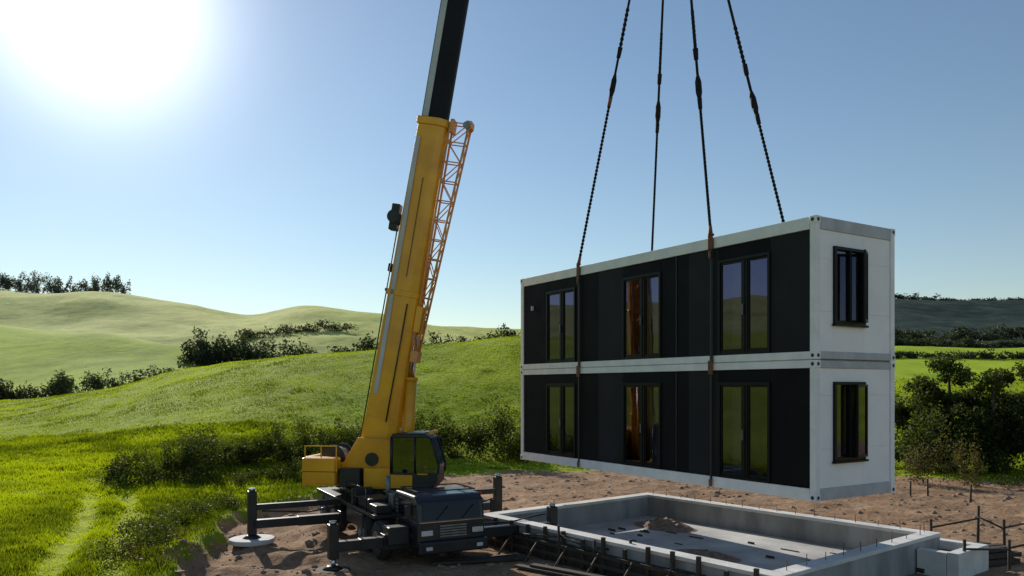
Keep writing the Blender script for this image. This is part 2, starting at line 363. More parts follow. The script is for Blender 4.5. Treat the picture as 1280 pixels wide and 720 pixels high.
def hedge(name,pts,step,h0,h1,w,per,leaf,mat,sub=8,rad=1.15):
    cl=[]
    for (a,b) in zip(pts[:-1],pts[1:]):
        L=math.hypot(b[0]-a[0],b[1]-a[1]); k=max(1,int(L/step))
        for i in range(k):
            t=(i+random.random()*.8)/k; x=a[0]+(b[0]-a[0])*t+random.uniform(-w,w)*.5; y=a[1]+(b[1]-a[1])*t+random.uniform(-w,w)*.5
            h=random.uniform(h0,h1)*(.75+.5*random.random()); z=gh(x,y)
            cl.append((x,y,z+h*.36,step*rad*random.uniform(.75,1.2),max(w,step)*random.uniform(.6,1),h*.6))
    return leaves(name,cl,per,leaf,mat,sub=sub)
hedge('hedge',[uY(148,30.5),uY(200,32),uY(262,35.5)],.42,1.2,2.3,1.3,900,.06,M['hedge'],rad=2.0)
hedge('hedge',[uY(255,36),uY(340,39),uY(440,43)],.42,1.1,2.3,1.3,900,.068,M['hedge'],rad=2.2)
hedge('hedge',[uY(505,44.5),uY(580,45.5),uY(665,46)],.6,2.0,3.6,1.5,1300,.085,M['hedge'],rad=2.0)
hedge('hedge',[uY(430,43.5),uY(520,44.5)],.6,1.1,2.0,1.2,800,.08,M['hedge'],rad=1.9)
hedge('hedge',[uY(660,48),uY(900,49),uY(1110,49)],1.6,1.2,2.6,1.4,500,.11,M['hedge'])
hedge('scrub',[(-8.5,17.0),(-9.4,20),(-10.3,24),(-10.0,29)],.45,.3,.9,.9,330,.04,M['hedge'],rad=1.3)
hedge('scrub',[(-8.0,16.6),(-9.0,20),(-9.8,23)],.7,.2,.6,.7,200,.035,M['shrub'],rad=1.3)
hedge('scrub',[(-14.5,29.5),(-13.5,31),(-12.0,33.5),(-9.5,37.5)],.4,.4,.9,1.4,280,.05,M['hedge'],rad=1.6)
# dark hedge lines in the left valley
hedge('field_hedge',[uY(-60,116),uY(45,117),uY(92,118)],1.2,3.4,4.8,2.2,650,.22,M['farleaf'],rad=2.2)
hedge('field_hedge',[uY(88,140),uY(150,142),uY(235,146)],1.6,3.4,5.0,2.0,420,.25,M['farleaf'],rad=1.9)
# valley woodland
hedge('woodland',[uY(225,205),uY(300,212),uY(350,212)],2.0,6,9.5,6,900,.42,M['farleaf'],rad=2.3)
hedge('woodland',[uY(330,185),uY(400,180),uY(470,185),uY(545,190)],2.0,5.5,9.5,6,850,.42,M['farleaf'],rad=2.3)
hedge('woodland',[uY(455,300),uY(560,310),uY(680,320)],3.2,9,15,7,600,.7,M['farleaf'],rad=2.2)
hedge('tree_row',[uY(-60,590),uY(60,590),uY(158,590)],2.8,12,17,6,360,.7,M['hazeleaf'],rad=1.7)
hedge('tree_row',[uY(300,400),uY(380,420),uY(440,430)],4,4,7,6,240,.6,M['farleaf'],rad=2)
# right distance
hedge('woodland',[uY(1100,262),uY(1200,268),uY(1330,265)],3.5,4,7,6,560,.55,M['farleaf'],rad=2)
hedge('field_hedge',[uY(1100,190),uY(1200,190),uY(1330,186)],2.2,1.4,2.8,2,280,.33,M['farleaf'],rad=1.8)
hedge('tree_row',[uY(1080,880),uY(1200,880),uY(1340,880)],6,4,8,10,150,1.2,M['farleaf'],rad=2.2)
hedge('woodland',[uY(1080,470),uY(1200,480),uY(1340,470)],6,7,12,9,300,1.0,M['farleaf'],rad=2)

def tree(name,x,y,h,cr,per,leaf,mat,nl=7,low=.25):
    z=gh(x,y); e=empty(name,(x,y,z)); L=[]
    top=Vector((random.uniform(-.3,.3),random.uniform(-.3,.3),h*.8))
    mid=Vector((top.x*.3,top.y*.3,h*.35))
    L+=[((0,0,-.2),mid,.035*h*.9,.024*h),(mid,top,.024*h,.008*h)]
    cl=[]
    for i in range(nl):
        a=i*2.4+random.random(); t=random.uniform(.1,.95); st=Vector((0,0,0)).lerp(top,t*.8)
        rr=cr*random.uniform(.45,.9)*(1.05-.45*t); en=Vector((math.cos(a)*rr,math.sin(a)*rr,h*(low+.62*t)))
        L.append((st,en,.012*h,.004*h)); q=cr*random.uniform(.4,.62)
        cl.append((en.x,en.y,en.z,q,q,q*random.uniform(.7,1)))
    cl.append((top.x,top.y,h*.85,cr*.5,cr*.5,h*.16))
    tubes('trunk',L,M['bark'],e,8); leaves('crown',cl,per,leaf,mat,e,sub=9); return e
tree('tree',*uY(1150,43),5.2,2.3,1500,.10,M['leaf'],9,.12)
tree('tree',*uY(1192,42),6.2,2.4,1600,.10,M['leaf'],10,.08)
tree('tree',*uY(1240,41),5.6,2.5,1600,.10,M['leaf'],10,.08)
tree('tree',*uY(1300,42),6.0,2.8,1600,.10,M['leaf'],10,.08)
hedge('bush',[uY(1120,41),uY(1200,40),uY(1275,41),uY(1345,41)],.9,2.8,5.0,1.8,1500,.085,M['leaf'],rad=1.5)
hedge('shrub',[uY(1132,36.5),uY(1180,35.5),uY(1226,36)],.6,1.6,2.9,.9,800,.055,M['shrub'],rad=1.4)
hedge('scrub',[uY(1225,36),uY(1280,35),uY(1340,35)],.7,.4,.9,1.2,300,.05,M['hedge'],rad=1.4)

# ------------------------------------------------------------ modular building
L=11.79;W=2.9;H=6.2
bz=2.02
B=empty('modular_building',(0.30,26.8,bz),math.atan2(-.848,.53))
wins=[(L-2.02,),(L-5.64,),(L-9.47,)]
hw=.79
mods=[(0,3.07),(3.09,6.2)]
for mi,(z0,z1) in enumerate(mods):
    zb=z0+(.27 if mi==0 else .17); zt=z1-(.17 if mi==0 else .28)
    ch=.14
    fr=[]
    for (yy0,yy1) in ((0,ch),(W-ch,W)):
        fr.append((.16,L-.16,yy0,yy1,z0+(.01 if mi==0 else .002),zb)); fr.append((.16,L-.16,yy0,yy1,zt,z1-(.002 if mi==0 else .01)))
    boxes('long_beams_%d'%mi,fr,M['frame'],B,.006)
    fr=[]
    for (xx0,xx1) in ((0,ch),(L-ch,L)):
        fr.append((xx0,xx1,.16,W-.16,z0+.01,zb)); fr.append((xx0,xx1,.16,W-.16,zt,z1-.01))
    boxes('end_beams_%d'%mi,fr,M['framegrey'],B,.008)
    fr=[]
    for xx in (0,L-.15):
        for yy in (0,W-.15): fr.append((xx,xx+.15,yy,yy+.15,z0+.16,z1-.16))
    boxes('corner_posts_%d'%mi,fr,M['frame'],B,.008)
    fr=[];hol=[]
    for xx in (-.012,L-.158):
        for yy in (-.012,W-.158):
            for zz in (z0,z1-.165):
                fr.append((xx,xx+.17,yy,yy+.17,zz,zz+.165))
                cx=xx+.085; cz=zz+.082
                yf=yy-.004 if yy<1 else yy+.174
                hol.append(((cx,yf,cz),(cx,yf+(.006),cz),.042))
                xf=xx-.004 if xx<1 else xx+.174
                hol.append(((xf-.003,yy+.085,cz),(xf+.003,yy+.085,cz),.042))
    boxes('corner_castings_%d'%mi,fr,M['frame'],B,.012)
    tubes('casting_holes_%d'%mi,hol,M['black'],B,10)
    zw0=zb; zw1=zb+2.33
    for name,mt,sel in (('cladding_%d'%mi,M['panel'],0),('cladding_light_%d'%mi,M['panel2'],1)):
        bd=[]; bw=1.25
        segs=[]
        edges=[]
        for (c,) in sorted(wins): edges.append((c-hw,c+hw))
        cur=.155
        for (a,b_) in edges+[(L-.155,None)]:
            segs.append((cur,a,zb,zt)); 
            if b_ is not None: segs.append((a,b_,zw1,zt)); cur=b_
        for (a,c,s0,s1) in segs:
            k=max(1,round((c-a)/bw))
            for i in range(k):
                xa=a+(c-a)*i/k; xb=a+(c-a)*(i+1)/k
                s=L-(xa+xb)/2
                lt=1 if (2.85<s<3.9 or 6.6<s<7.6) else 0
                if mi==1 and s<1.1: lt=1
                if lt==sel: bd.append((xa+.002,xb-.002,.035,.075,s0+.003,s1-.003))
        boxes(name,bd,mt,B,.002)
    bk=[];cur=.15
    for (c,) in sorted(wins): bk.append((cur,c-hw,.08,.13,zb,zt)); bk.append((c-hw,c+hw,.08,.13,zw1,zt)); cur=c+hw
    bk.append((cur,L-.15,.08,.13,zb,zt)); boxes('wall_core_%d'%mi,bk,M['black'],B)
    for wi,(c,) in enumerate(wins):
        a=c-hw;d=c+hw;f=.07
        fr=[(a,a+f,.0,.12,zw0,zw1),(d-f,d,.0,.12,zw0,zw1),(a+f,d-f,.0,.12,zw1-f,zw1),(a+f,d-f,.0,.12,zw0,zw0+.06)]
        m_=c+.04
        fr+=[(m_-.07,m_+.0,.02,.10,zw0+.06,zw1-f),(m_+.003,m_+.07,.035,.115,zw0+.06,zw1-f)]
        for (p,q,yy) in ((a+f,m_-.07,.03),(m_+.07,d-f,.055)):
            fr+=[(p,p+.04,yy,yy+.05,zw0+.06,zw1-f),(q-.04,q,yy,yy+.05,zw0+.06,zw1-f),(p+.04,q-.04,yy,yy+.05,zw1-f-.05,zw1-f),(p+.04,q-.04,yy,yy+.05,zw0+.06,zw0+.14)]
            meshobj('glass_%d_%d'%(mi,wi),[(p+.04,yy+.025,zw0+.14),(q-.04,yy+.025,zw0+.14),(q-.04,yy+.025,zw1-f-.05),(p+.04,yy+.025,zw1-f-.05)],[(0,1,2,3)],M['glass'],B)
        boxes('window_frame_%d_%d'%(mi,wi),fr,M['winframe'],B,.004)
        box('door_handle_%d_%d'%(mi,wi),m_-.05,m_-.03,-.02,.018,zw0+.95,zw0+1.2,M['steel'],B)
        cvv=[];cf=[];n=26
        x0=a+.08 if wi!=1 else c-.1; x1=x0+ (.45 if wi!=1 else .6)
        for i in range(n+1):
            xx=x0+(x1-x0)*i/n; yy=.42+.035*math.sin(i*1.5)
            cvv+=[(xx,yy,zb+.05),(xx,yy,zt-.1)]
            if i<n: k=2*i; cf.append((k,k+2,k+3,k+1))
        meshobj('curtain_%d_%d'%(mi,wi),cvv,cf,M['curtain'],B,smooth=True)
    wy0,wy1=.63,1.75; wz0=zb+.62 if mi==1 else zb+.58; wz1=zb+2.33
    for xs,nm in ((L,'end_wall'),(0,'rear_end_wall')):
        x0,x1=(xs-.10,xs-.03) if xs>1 else (.03,.10)
        if xs>1:
            zc=(wz0+wz1)/2
            pl=[(x0,x1,.155,wy0,zb+.003,zc-.6),(x0,x1,.155,wy0,zc-.597,wz1-.3),(x0,x1,.155,wy0,wz1-.297,zt-.003),
                (x0,x1,wy1,W-.155,zb+.003,zc-.6),(x0,x1,wy1,W-.155,zc-.597,wz1-.3),(x0,x1,wy1,W-.155,wz1-.297,zt-.003),
                (x0,x1,wy0+.002,wy1-.002,zb+.003,wz0),(x0,x1,wy0+.002,wy1-.002,wz1,zt-.003)]
        else: pl=[(x0,x1,.155,W-.155,zb,zt)]
        boxes('%s_%d'%(nm,mi),pl,M['white'],B,.002)
    fr=[];f=.07;X0,X1=L-.12,L+.03
    fr+=[(X0,X1,wy0,wy0+f,wz0,wz1),(X0,X1,wy1-f,wy1,wz0,wz1),(X0,X1,wy0+f,wy1-f,wz1-f,wz1),(X0,X1,wy0+f,wy1-f,wz0,wz0+f),(X0+.03,X1-.02,(wy0+wy1)/2-.0,(wy0+wy1)/2+.07,wz0+f,wz1-f)]
    boxes('end_window_frame_%d'%mi,fr,M['winframe'],B,.004)
    meshobj('end_glass_%d'%mi,[(L-.05,wy0+f,wz0+f),(L-.05,wy1-f,wz0+f),(L-.05,wy1-f,wz1-f),(L-.05,wy0+f,wz1-f)],[(0,1,2,3)],M['glass'],B)
    box('end_sill_%d'%mi,L-.02,L+.07,wy0-.04,wy1+.04,wz0-.05,wz0-.004,M['winframe'],B)
    sh=empty('sash_pivot_%d'%mi,(L+.035,wy1-.02,0),R(28) if mi==1 else R(10),B)
    s0=-(wy1-wy0)/2+.06
    boxes('open_sash_%d'%mi,[(0,.05,s0,s0+.05,wz0+.06,wz1-.06),(0,.05,-.05,0,wz0+.06,wz1-.06),(0,.05,s0+.05,-.05,wz1-.12,wz1-.06),(0,.05,s0+.05,-.05,wz0+.06,wz0+.12)],M['winframe'],sh,.004)
    meshobj('sash_glass_%d'%mi,[(.025,s0+.05,wz0+.12),(.025,-.05,wz0+.12),(.025,-.05,wz1-.12),(.025,s0+.05,wz1-.12)],[(0,1,2,3)],M['glass'],sh)
    box('back_wall_%d'%mi,.16,L-.16,W-.12,W-.04,zb,zt,M['panel'],B)
    box('back_lining_%d'%mi,.16,L-.16,W-.16,W-.125,zb,zt,M['interior'],B)
    box('floor_%d'%mi,.15,L-.15,.15,W-.15,z0+.05,zb-.004,M['intfloor'],B)
    box('ceiling_%d'%mi,.15,L-.15,.15,W-.17,zt+.004,z1-.05,M['interior'],B)
    boxes('partitions_%d'%mi,[(3.9,4.0,.14,W-.17,zb,zt),(7.9,8.0,.14,W-.17,zb,zt)],M['interior'],B)
box('roof_deck',.15,L-.15,.15,W-.15,6.08,6.16,M['roof'],B)
boxes('seam_gap',[(.1,L-.1,.03,W-.03,3.062,3.098)],M['framegrey'],B)
boxes('vertical_seams',[(L-4.28,L-4.25,.02,.034,.28,2.89),(L-4.28,L-4.25,.02,.034,3.27,5.9)],M['black'],B)
boxes('wall_light',[(.7,.78,-.05,.034,5.05,5.2)],M['framegrey'],B,.01)
SL=[8.45,3.0]
for i,s in enumerate(SL):
    xx=L-s
    boxes('lifting_strap_%d'%i,[(xx-.03,xx+.03,-.035,-.016,.15,6.15),(xx+.06,xx+.075,-.035,-.016,3.1,6.15)],M['black'],B)
    boxes('lifting_lug_%d'%i,[(xx-.08,xx+.08,-.055,-.036,5.90,6.30),(xx-.075,xx+.075,-.06,-.036,2.80,3.14),(xx-.04,xx+.04,-.075,-.0605,5.66,5.86),(xx-.05,xx+.05,-.055,-.036,.02,.2)],M['rust'],B,.01)
    boxes('rear_lug_%d'%i,[(xx-.10,xx+.10,W+.03,W+.055,5.88,6.30)],M['rust'],B,.01)

# ------------------------------------------------------------ slings
ex=Vector((.53,-.848,0));ey=Vector((.848,.53,0));o0=Vector((.30,26.8,bz))
apex=o0+ex*(L/2)+ey*(W/2)+Vector((0,0,20.2))
S=empty('lifting_slings',(0,0,0))
def chain(p0,p1,wl=.10,r=.024):
    V=[];Fc=[];d=(p1-p0);n=int(d.length/(wl*.62));q=d.to_track_quat('X','Z')
    for i in range(n):
        c=p0+d*((i+.5)/n); tw=Matrix.Rotation((i%2)*math.pi/2+.5,3,'X'); ns=8;nc=5;k=len(V)
        for a in range(ns):
            t=2*math.pi*a/ns; cx=math.cos(t)*wl*.5;cy=math.sin(t)*wl*.33; nx=math.cos(t);ny=math.sin(t)
            for c2 in range(nc):
                s=2*math.pi*c2/nc; pt=Vector((cx+nx*r*math.cos(s),cy+ny*r*math.cos(s),r*math.sin(s))); V.append(c+q@(tw@pt))
        for a in range(ns):
            for c2 in range(nc):
                Fc.append((k+a*nc+c2,k+((a+1)%ns)*nc+c2,k+((a+1)%ns)*nc+(c2+1)%nc,k+a*nc+(c2+1)%nc))
    return V,Fc
for i,(s,yy,fr) in enumerate([(8.45,-.03,.36),(8.45,W+.03,.33),(3.0,-.03,.27),(3.0,W+.03,.27)]):
    p=o0+ex*(L-s)+ey*yy+Vector((0,0,6.25))
    m_=p.lerp(apex,fr)
    V_,F_=chain(p.lerp(m_,.02),m_,.09,.020); meshobj('chain_%d'%i,V_,F_,M['rope'],S,smooth=True)
    d=(apex-m_).normalized()
    tubes('wire_rope_%d'%i,[(m_+d*.55,apex,.038)],M['rope'],S,8)
    V_,F_=chain(m_+d*1.4,m_+d*2.6,.11,.024); meshobj('chain_tail_%d'%i,V_,F_,M['rope'],S,smooth=True)
    tubes('turnbuckle_%d'%i,[(m_-d*.05,m_+d*.12,.05,.085),(m_+d*.12,m_+d*.42,.085,.085),(m_+d*.42,m_+d*.62,.085,.04),(m_+d*1.1,m_+d*1.4,.06,.075)],M['rope'],S,10)
    tubes('hook_fitting_%d'%i,[(m_-d*.35,m_-d*.06,.055,.065)],M['rope'] if i!=0 else M['rust'],S,8)
    tubes('shackle_%d'%i,[(p-d*.02,p+d*.25,.06,.045),(p+ex*-.09,p+ex*.09,.03)],M['rust'],S,8)

# ------------------------------------------------------------ crane
T=(-4.07,23.9,0); ca=math.atan2(-.887,.46)
C=empty('mobile_crane',T,ca)
prism('chassis_frame',[(-2.9,.75),(-2.6,.62),(4.2,.50),(4.5,.60),(4.5,1.08),(-2.9,1.28)],-.55,.55,M['black'],C,.03)
boxes('deck_plates',[(-2.9,3.4,-1.22,-.57,1.05,1.15),(-2.9,2.6,.57,1.22,1.15,1.25)],M['black'],C,.015)
boxes('side_lockers',[(.7,2.3,-1.22,-.75,.62,1.03),(.7,2.3,.75,1.22,.62,1.13),(-1.9,-.6,-1.22,-.75,.72,1.03),(-1.9,-.6,.75,1.22,.72,1.13)],M['black'],C,.03)
boxes('deck_clutter',[(1.5,2.5,-1.1,-.4,1.16,1.45),(1.3,2.4,.3,1.15,1.26,1.5),(-2.7,-1.7,-.9,.9,1.29,1.6),(2.7,3.3,-1.15,-.7,1.155,1.38),(1.1,1.3,-1.2,-.6,1.16,1.62),(4.0,4.5,-1.2,-.65,.55,1.0)],M['black'],C,.03)
boxes('deck_boxes',[(2.65,2.95,-.6,-.3,1.2,1.62),(1.75,2.2,-.3,.1,1.3,1.52)],M['steel'],C,.03)
tubes('deck_rails',[((.6,-1.2,1.15),(.6,-1.2,1.75),.02),((1.6,-1.2,1.15),(1.6,-1.2,1.75),.02),((2.6,-1.2,1.15),(2.6,-1.2,1.75),.02),((.6,-1.2,1.75),(2.6,-1.2,1.75),.02),((.6,-1.2,1.45),(2.6,-1.2,1.45),.015)],M['black'],C,6)
tubes('exhaust_stack',[((2.35,-.5,1.4),(2.35,-.5,2.05),.07),((1.2,.95,1.25),(1.2,.95,1.55),.12)],M['steel'],C,12)
cy0,cy1=-.58,1.26
prism('carrier_cab',[(3.15,.55),(4.75,.45),(4.92,.62),(4.90,1.12),(4.80,1.62),(4.6,1.76),(3.15,1.76)],cy0,cy1,M['navy'],C,.06)
boxes('bumper',[(4.925,5.08,cy0-.02,cy1+.02,.36,.66)],M['black'],C,.04)
boxes('grille',[(4.92,4.935,.0,.72,.74+i*.065,.775+i*.065) for i in range(5)],M['steel'],C)
meshobj('windscreen',[(4.912,cy0+.14,1.17),(4.912,cy1-.14,1.17),(4.825,cy1-.14,1.58),(4.825,cy0+.14,1.58)],[(0,1,2,3)],M['windscreen'],C)
tubes('wipers',[((4.93,-.1,1.18),(4.87,.25,1.5),.012),((4.93,.6,1.18),(4.87,.95,1.5),.012)],M['black'],C,5)
boxes('side_windows',[(3.5,4.5,cy0-.012,cy0-.003,1.2,1.6),(3.5,4.5,cy1+.003,cy1+.012,1.2,1.6)],M['windscreen'],C)
boxes('side_vents',[(3.25,3.45,cy0-.014,cy0-.003,.8+i*.1,.85+i*.1) for i in range(8)]+[(3.6,4.5,cy0-.01,cy0-.003,.72,.76)],M['steel'],C)
boxes('headlamps',[(4.925,4.96,cy0+.08,cy0+.38,.80,.93),(4.925,4.96,cy1-.38,cy1-.08,.80,.93),(5.085,5.10,cy0+.15,cy0+.32,.46,.55),(5.085,5.10,cy1-.32,cy1-.15,.46,.55)],M['lamp'],C,.01)
boxes('trim_strip',[(4.91,4.925,cy0+.04,cy1-.04,1.115,1.14),(3.16,4.7,cy0-.01,cy0-.003,1.10,1.13)],M['chrome'],C)
boxes('roof_rack',[(3.3,4.5,cy0+.1,cy0+.14,1.83,1.86),(3.3,4.5,cy1-.14,cy1-.1,1.83,1.86),(3.3,3.34,cy0+.14,cy1-.14,1.83,1.86),(4.46,4.5,cy0+.14,cy1-.14,1.83,1.86),(3.4,3.44,cy0+.1,cy0+.14,1.76,1.83),(4.3,4.34,cy0+.1,cy0+.14,1.76,1.83)],M['black'],C)
tubes('mirror_arms',[((4.7,cy0+.04,1.5),(4.85,cy0-.22,1.6),.02),((4.7,cy1-.04,1.5),(4.85,cy1+.22,1.6),.02)],M['black'],C,6)
boxes('mirrors',[(4.82,4.87,cy0-.32,cy0-.17,1.25,1.58),(4.82,4.87,cy1+.17,cy1+.32,1.25,1.58)],M['black'],C,.02)
wv=[];hv=[]
for xx in (3.4,2.1,-.95,-2.2):
    for sgn in (-1,1):
        wv.append(((xx,sgn*.82,.50),(xx,sgn*.88,.50),.42,.48)); wv.append(((xx,sgn*.88,.50),(xx,sgn*1.14,.50),.50)); wv.append(((xx,sgn*1.14,.50),(xx,sgn*1.18,.50),.48,.42))
        hv.append(((xx,sgn*1.0,.50),(xx,sgn*1.19,.50),.27,.24)); hv.append(((xx,sgn*1.19,.50),(xx,sgn*1.25,.50),.11,.09))
tubes('tyres',wv,M['tyre'],C,28); tubes('wheel_hubs',hv,M['steel'],C,18)
boxes('mudguards',[(xx-.6,xx+.6,s0,s1,1.02,1.045) for xx in (-.95,-2.25) for s0,s1 in ((-1.2,-.76),(.76,1.2))],M['black'],C,.01)
def outr(x,yl,yr,tag,stack):
    bx=[(x-.17,x+.17,-1.25,1.25,.42,.80),(x-.12,x+.12,yl,-1.252,.48,.72),(x-.12,x+.12,1.252,yr,.48,.72),
        (x-.135,x+.135,yl*.5-.6,-1.253,.465,.735),(x-.135,x+.135,1.253,yr*.5+.6,.465,.735)]
    if stack: bx+=[(x-.17,x+.17,-1.25,1.25,.94,1.145),(x-.09,x+.09,yl,-1.252,1.0,1.16),(x-.09,x+.09,1.252,yr,1.0,1.16)]
    boxes('outrigger_beam_'+tag,bx,M['black'],C,.015)
    for s,yy in (('a',yl),('b',yr)):
        wx=T[0]+math.cos(ca)*x-math.sin(ca)*yy; wy=T[1]+math.sin(ca)*x+math.cos(ca)*yy; g=gh(wx,wy)
        tp=1.55 if stack else 1.15
        boxes('jack_'+tag+s,[(x-.12,x+.12,yy-.12,yy+.12,.30,tp)],M['black'],C,.02)
        tubes('jack_rod_'+tag+s,[((x,yy,g+.1),(x,yy,.35),.065),((x,yy,tp),(x,yy,tp+.08),.09)],M['chrome'],C,14)
        pr=.62 if (stack and s=='a') else .42
        tubes('jack_foot_'+tag+s,[((x,yy,g+.10),(x,yy,g+.20),.26,.12)],M['black'],C,16)
        tubes('pad_'+tag+s,[((x,yy,g-.03),(x,yy,g+.10),pr)],M['concrete'] if (stack and s=='a') else M['wooddark'],C,28,bevel=.015)
    if stack: boxes('marker_'+tag,[(x+.131,x+.137,2.6,3.4,1.02,1.12)],M['red'],C)
outr(0,-3.75,4.05,'rear',True)
outr(4.15,-2.5,3.7,'front',False)
tubes('hydraulic_hoses',[((.2,-1.0,1.0),(.15,-2.2,.86),.025),((.15,-2.2,.86),(.12,-3.5,.98),.025),((4.0,1.2,.84),(4.05,2.4,.80),.022),((4.05,2.4,.8),(4.1,3.5,.95),.022)],M['black'],C,6)
tubes('slew_ring',[((0,0,1.26),(0,0,1.5),.85)],M['black'],C,32)
U=empty('superstructure',(0,0,1.5),math.atan2(-1.4,8.74)-ca,C)
tf=[(-1.9,.05),(1.7,.02),(1.75,.35),(.75,.7),(.5,1.45),(-.45,1.5),(-.9,.75),(-1.9,.6)]
prism('turret_frame',tf,-.66,-.44,M['yellow'],U,.03)
prism('turret_frame_far',tf,.44,.66,M['yellow'],U,.03)
boxes('turret_base',[(-1.8,1.45,-.43,.43,.03,.22)],M['black'],U,.02)
boxes('turret_front',[(1.2,1.72,-.43,.43,.05,.34)],M['yellow'],U,.02)
boxes('turret_side_cover',[(-.15,.72,-1.02,-.69,.0,.62)],M['yellow'],U,.05)
boxes('counterweight',[(-2.0,-.95,-1.2,-.68,.10,.92),(-2.0,-.95,.68,1.2,.10,.92),(-2.2,-1.93,-.62,.62,.12,.9)],M['yellow'],U,.07)
boxes('counterweight_seams',[(-2.01,-.94,-1.205,-1.0,.50,.52)],M['black'],U)
boxes('engine_cover',[(-.90,-.25,-1.05,-.69,.06,.60)],M['black'],U,.03)
boxes('turret_steps',[(.5,.9,-1.1,-.69,-.06,-.01),(.5,.9,-1.2,-.75,-.35,-.3)],M['steel'],U)
tubes('winch_drum',[((-1.35,-.4,.85),(-1.35,.4,.85),.30)],M['steel'],U,24)
tubes('winch_flanges',[((-1.35,-.41,.85),(-1.35,-.36,.85),.40),((-1.35,.36,.85),(-1.35,.41,.85),.40)],M['black'],U,24)
tubes('pivot_pin',[((0,-.72,.85),(0,.72,.85),.20)],M['black'],U,20)
boxes('frame_pads',[(.8,1.2,-.672,-.66,.08,.3)],M['black'],U)
boxes('handrails',[(-1.9,-.9,-1.19,-1.16,1.25,1.28),(-1.9,-1.87,-1.19,-1.16,.92,1.25),(-1.4,-1.37,-1.19,-1.16,.92,1.25),(-.93,-.9,-1.19,-1.16,.5,1.25)],M['yellow'],U)
K=empty('operator_cab',(1.42,-1.02,.05),0,U)
prism('cab_lower',[(-.62,0),(.55,0),(.78,.25),(.80,.50),(-.62,.50)],-.42,.42,M['black'],K,.03)
prism('cab_side_panel',[(-.60,.06),(.05,.06),(.05,.44),(-.60,.44)],-.44,-.4225,M['yellow'],K,.006)
prism('cab_roof',[(-.62,1.50),(.60,1.50),(.44,1.62),(-.54,1.62)],-.43,.43,M['black'],K,.025)
tubes('cab_pillars',[((-.58,y_,.5),(-.58,y_,1.5),.045) for y_ in (-.39,.39)]+[((.80,y_,.5),(.82,y_,.75),.035) for y_ in (-.39,.39)]+[((.82,y_,.75),(.58,y_,1.5),.035) for y_ in (-.39,.39)]+[((.12,y_,.5),(.12,y_,1.5),.032) for y_ in (-.39,.39)],M['black'],K,8)
box('cab_rear_panel',-.65,-.625,-.40,.40,.05,1.5,M['yellow'],K,.008)
meshobj('cab_glazing',[(-.58,-.385,.5),(.80,-.385,.5),(.82,-.385,.75),(.58,-.385,1.5),(-.58,-.385,1.5),(-.58,.385,.5),(.80,.385,.5),(.82,.385,.75),(.58,.385,1.5),(-.58,.385,1.5)],[(0,1,2,3,4),(5,9,8,7,6),(1,6,7,2),(2,7,8,3)],M['cabglass'],K)
boxes('operator_seat',[(-.35,.15,-.22,.22,.45,.66),(-.45,-.25,-.25,.25,.66,1.35),(.4,.55,-.1,.1,.5,.95),(-.1,.1,-.3,-.2,.7,.8)],M['black'],K,.03)
boxes('cab_details',[(.2,.5,-.45,-.42,.45,.49),(.5,.62,-.30,-.15,1.62,1.70),(.5,.62,.15,.3,1.62,1.70)],M['yellow'],K,.008)
tubes('beacon',[((-.4,0,1.62),(-.4,0,1.78),.06)],M['orange'],K,12)
boxes('cab_roof_grille',[(-.1,.4,-.4,.4,1.63,1.66)],M['steel'],K)
bv=Vector((8.85,0,50.7)); bl=bv.length
BO=empty('boom',(0,0,.80),0,U,rot=(0,-math.atan2(50.7,8.85),0))
def boomsec(name,x0,x1,w0,d0,w1,d1,mat,parent=BO,bev=.02):
    def ring(x,w,d):
        return [(x,-w/2,d/2),(x,w/2,d/2),(x,w/2,-d*.22),(x,w*.36,-d*.42),(x,w*.15,-d/2),(x,-w*.15,-d/2),(x,-w*.36,-d*.42),(x,-w/2,-d*.22)]
    V=ring(x0,w0,d0)+ring(x1,w1,d1); n=8
    Fc=[(i,(i+1)%n,n+(i+1)%n,n+i) for i in range(n)]+[tuple(range(n-1,-1,-1)),tuple(range(n,2*n))]
    return meshobj(name,V,Fc,mat,parent,bevel=bev)
boomsec('boom_base_section',-.55,10.2,.78,1.10,.70,.86,M['yellow'])
boomsec('boom_collar',10.2,10.42,.78,.95,.78,.95,M['yellow'])
boomsec('boom_collar_mid',5.0,5.18,.80,1.04,.80,1.04,M['yellow'])
boomsec('boom_foot_plate',-.5,1.3,.84,1.12,.82,1.1,M['yellow'])
boomsec('boom_section_black',10.42,22,.60,.74,.58,.72,M['boomblack'])
boomsec('boom_section_c',22,32,.52,.62,.50,.60,M['boomblack'])
boomsec('boom_section_d',32,42,.44,.52,.42,.50,M['boomblack'])
boomsec('boom_section_e',42,bl,.36,.42,.34,.40,M['boomgrey'])
boxes('boom_sunlit_strip',[(10.45,21.9,-.309,-.302,.17,.355),(10.45,21.9,-.30,.30,.374,.382)],M['boomgrey'],BO)  # sunlit back edge of the boom put into pale plate colour
boxes('boom_sunlit_side_strip',[(2.0,9.8,-.400,-.392,.27,.40)],M['boomgrey'],BO)  # pale edge plate, its colour also standing in for the sunlit side
boxes('boom_side_marks',[(5.6,8.6,-.396,-.378,-.02,-.005)],M['black'],BO)
boxes('boom_fittings',[(6.95,7.75,-.25,.05,.60,.86),(7.15,7.45,-.3,.1,.50,.60),(5.7,5.95,-.2,.1,.55,.68),(5.1,5.2,-.1,.1,.52,.70)],M['black'],BO,.03)
tubes('boom_hose_reel',[((7.35,-.32,.73),(7.35,-.24,.73),.20)],M['black'],BO,20)
tubes('boom_hoses',[((.5,-.30,.60),(7.0,-.25,.56),.02),((.5,-.1,.60),(10,-.1,.48),.02),((1.2,-.44,-.15),(4.8,-.44,-.20),.022)],M['black'],BO,6)
J=empty('lattice_jib',(0,0,0),0,BO)
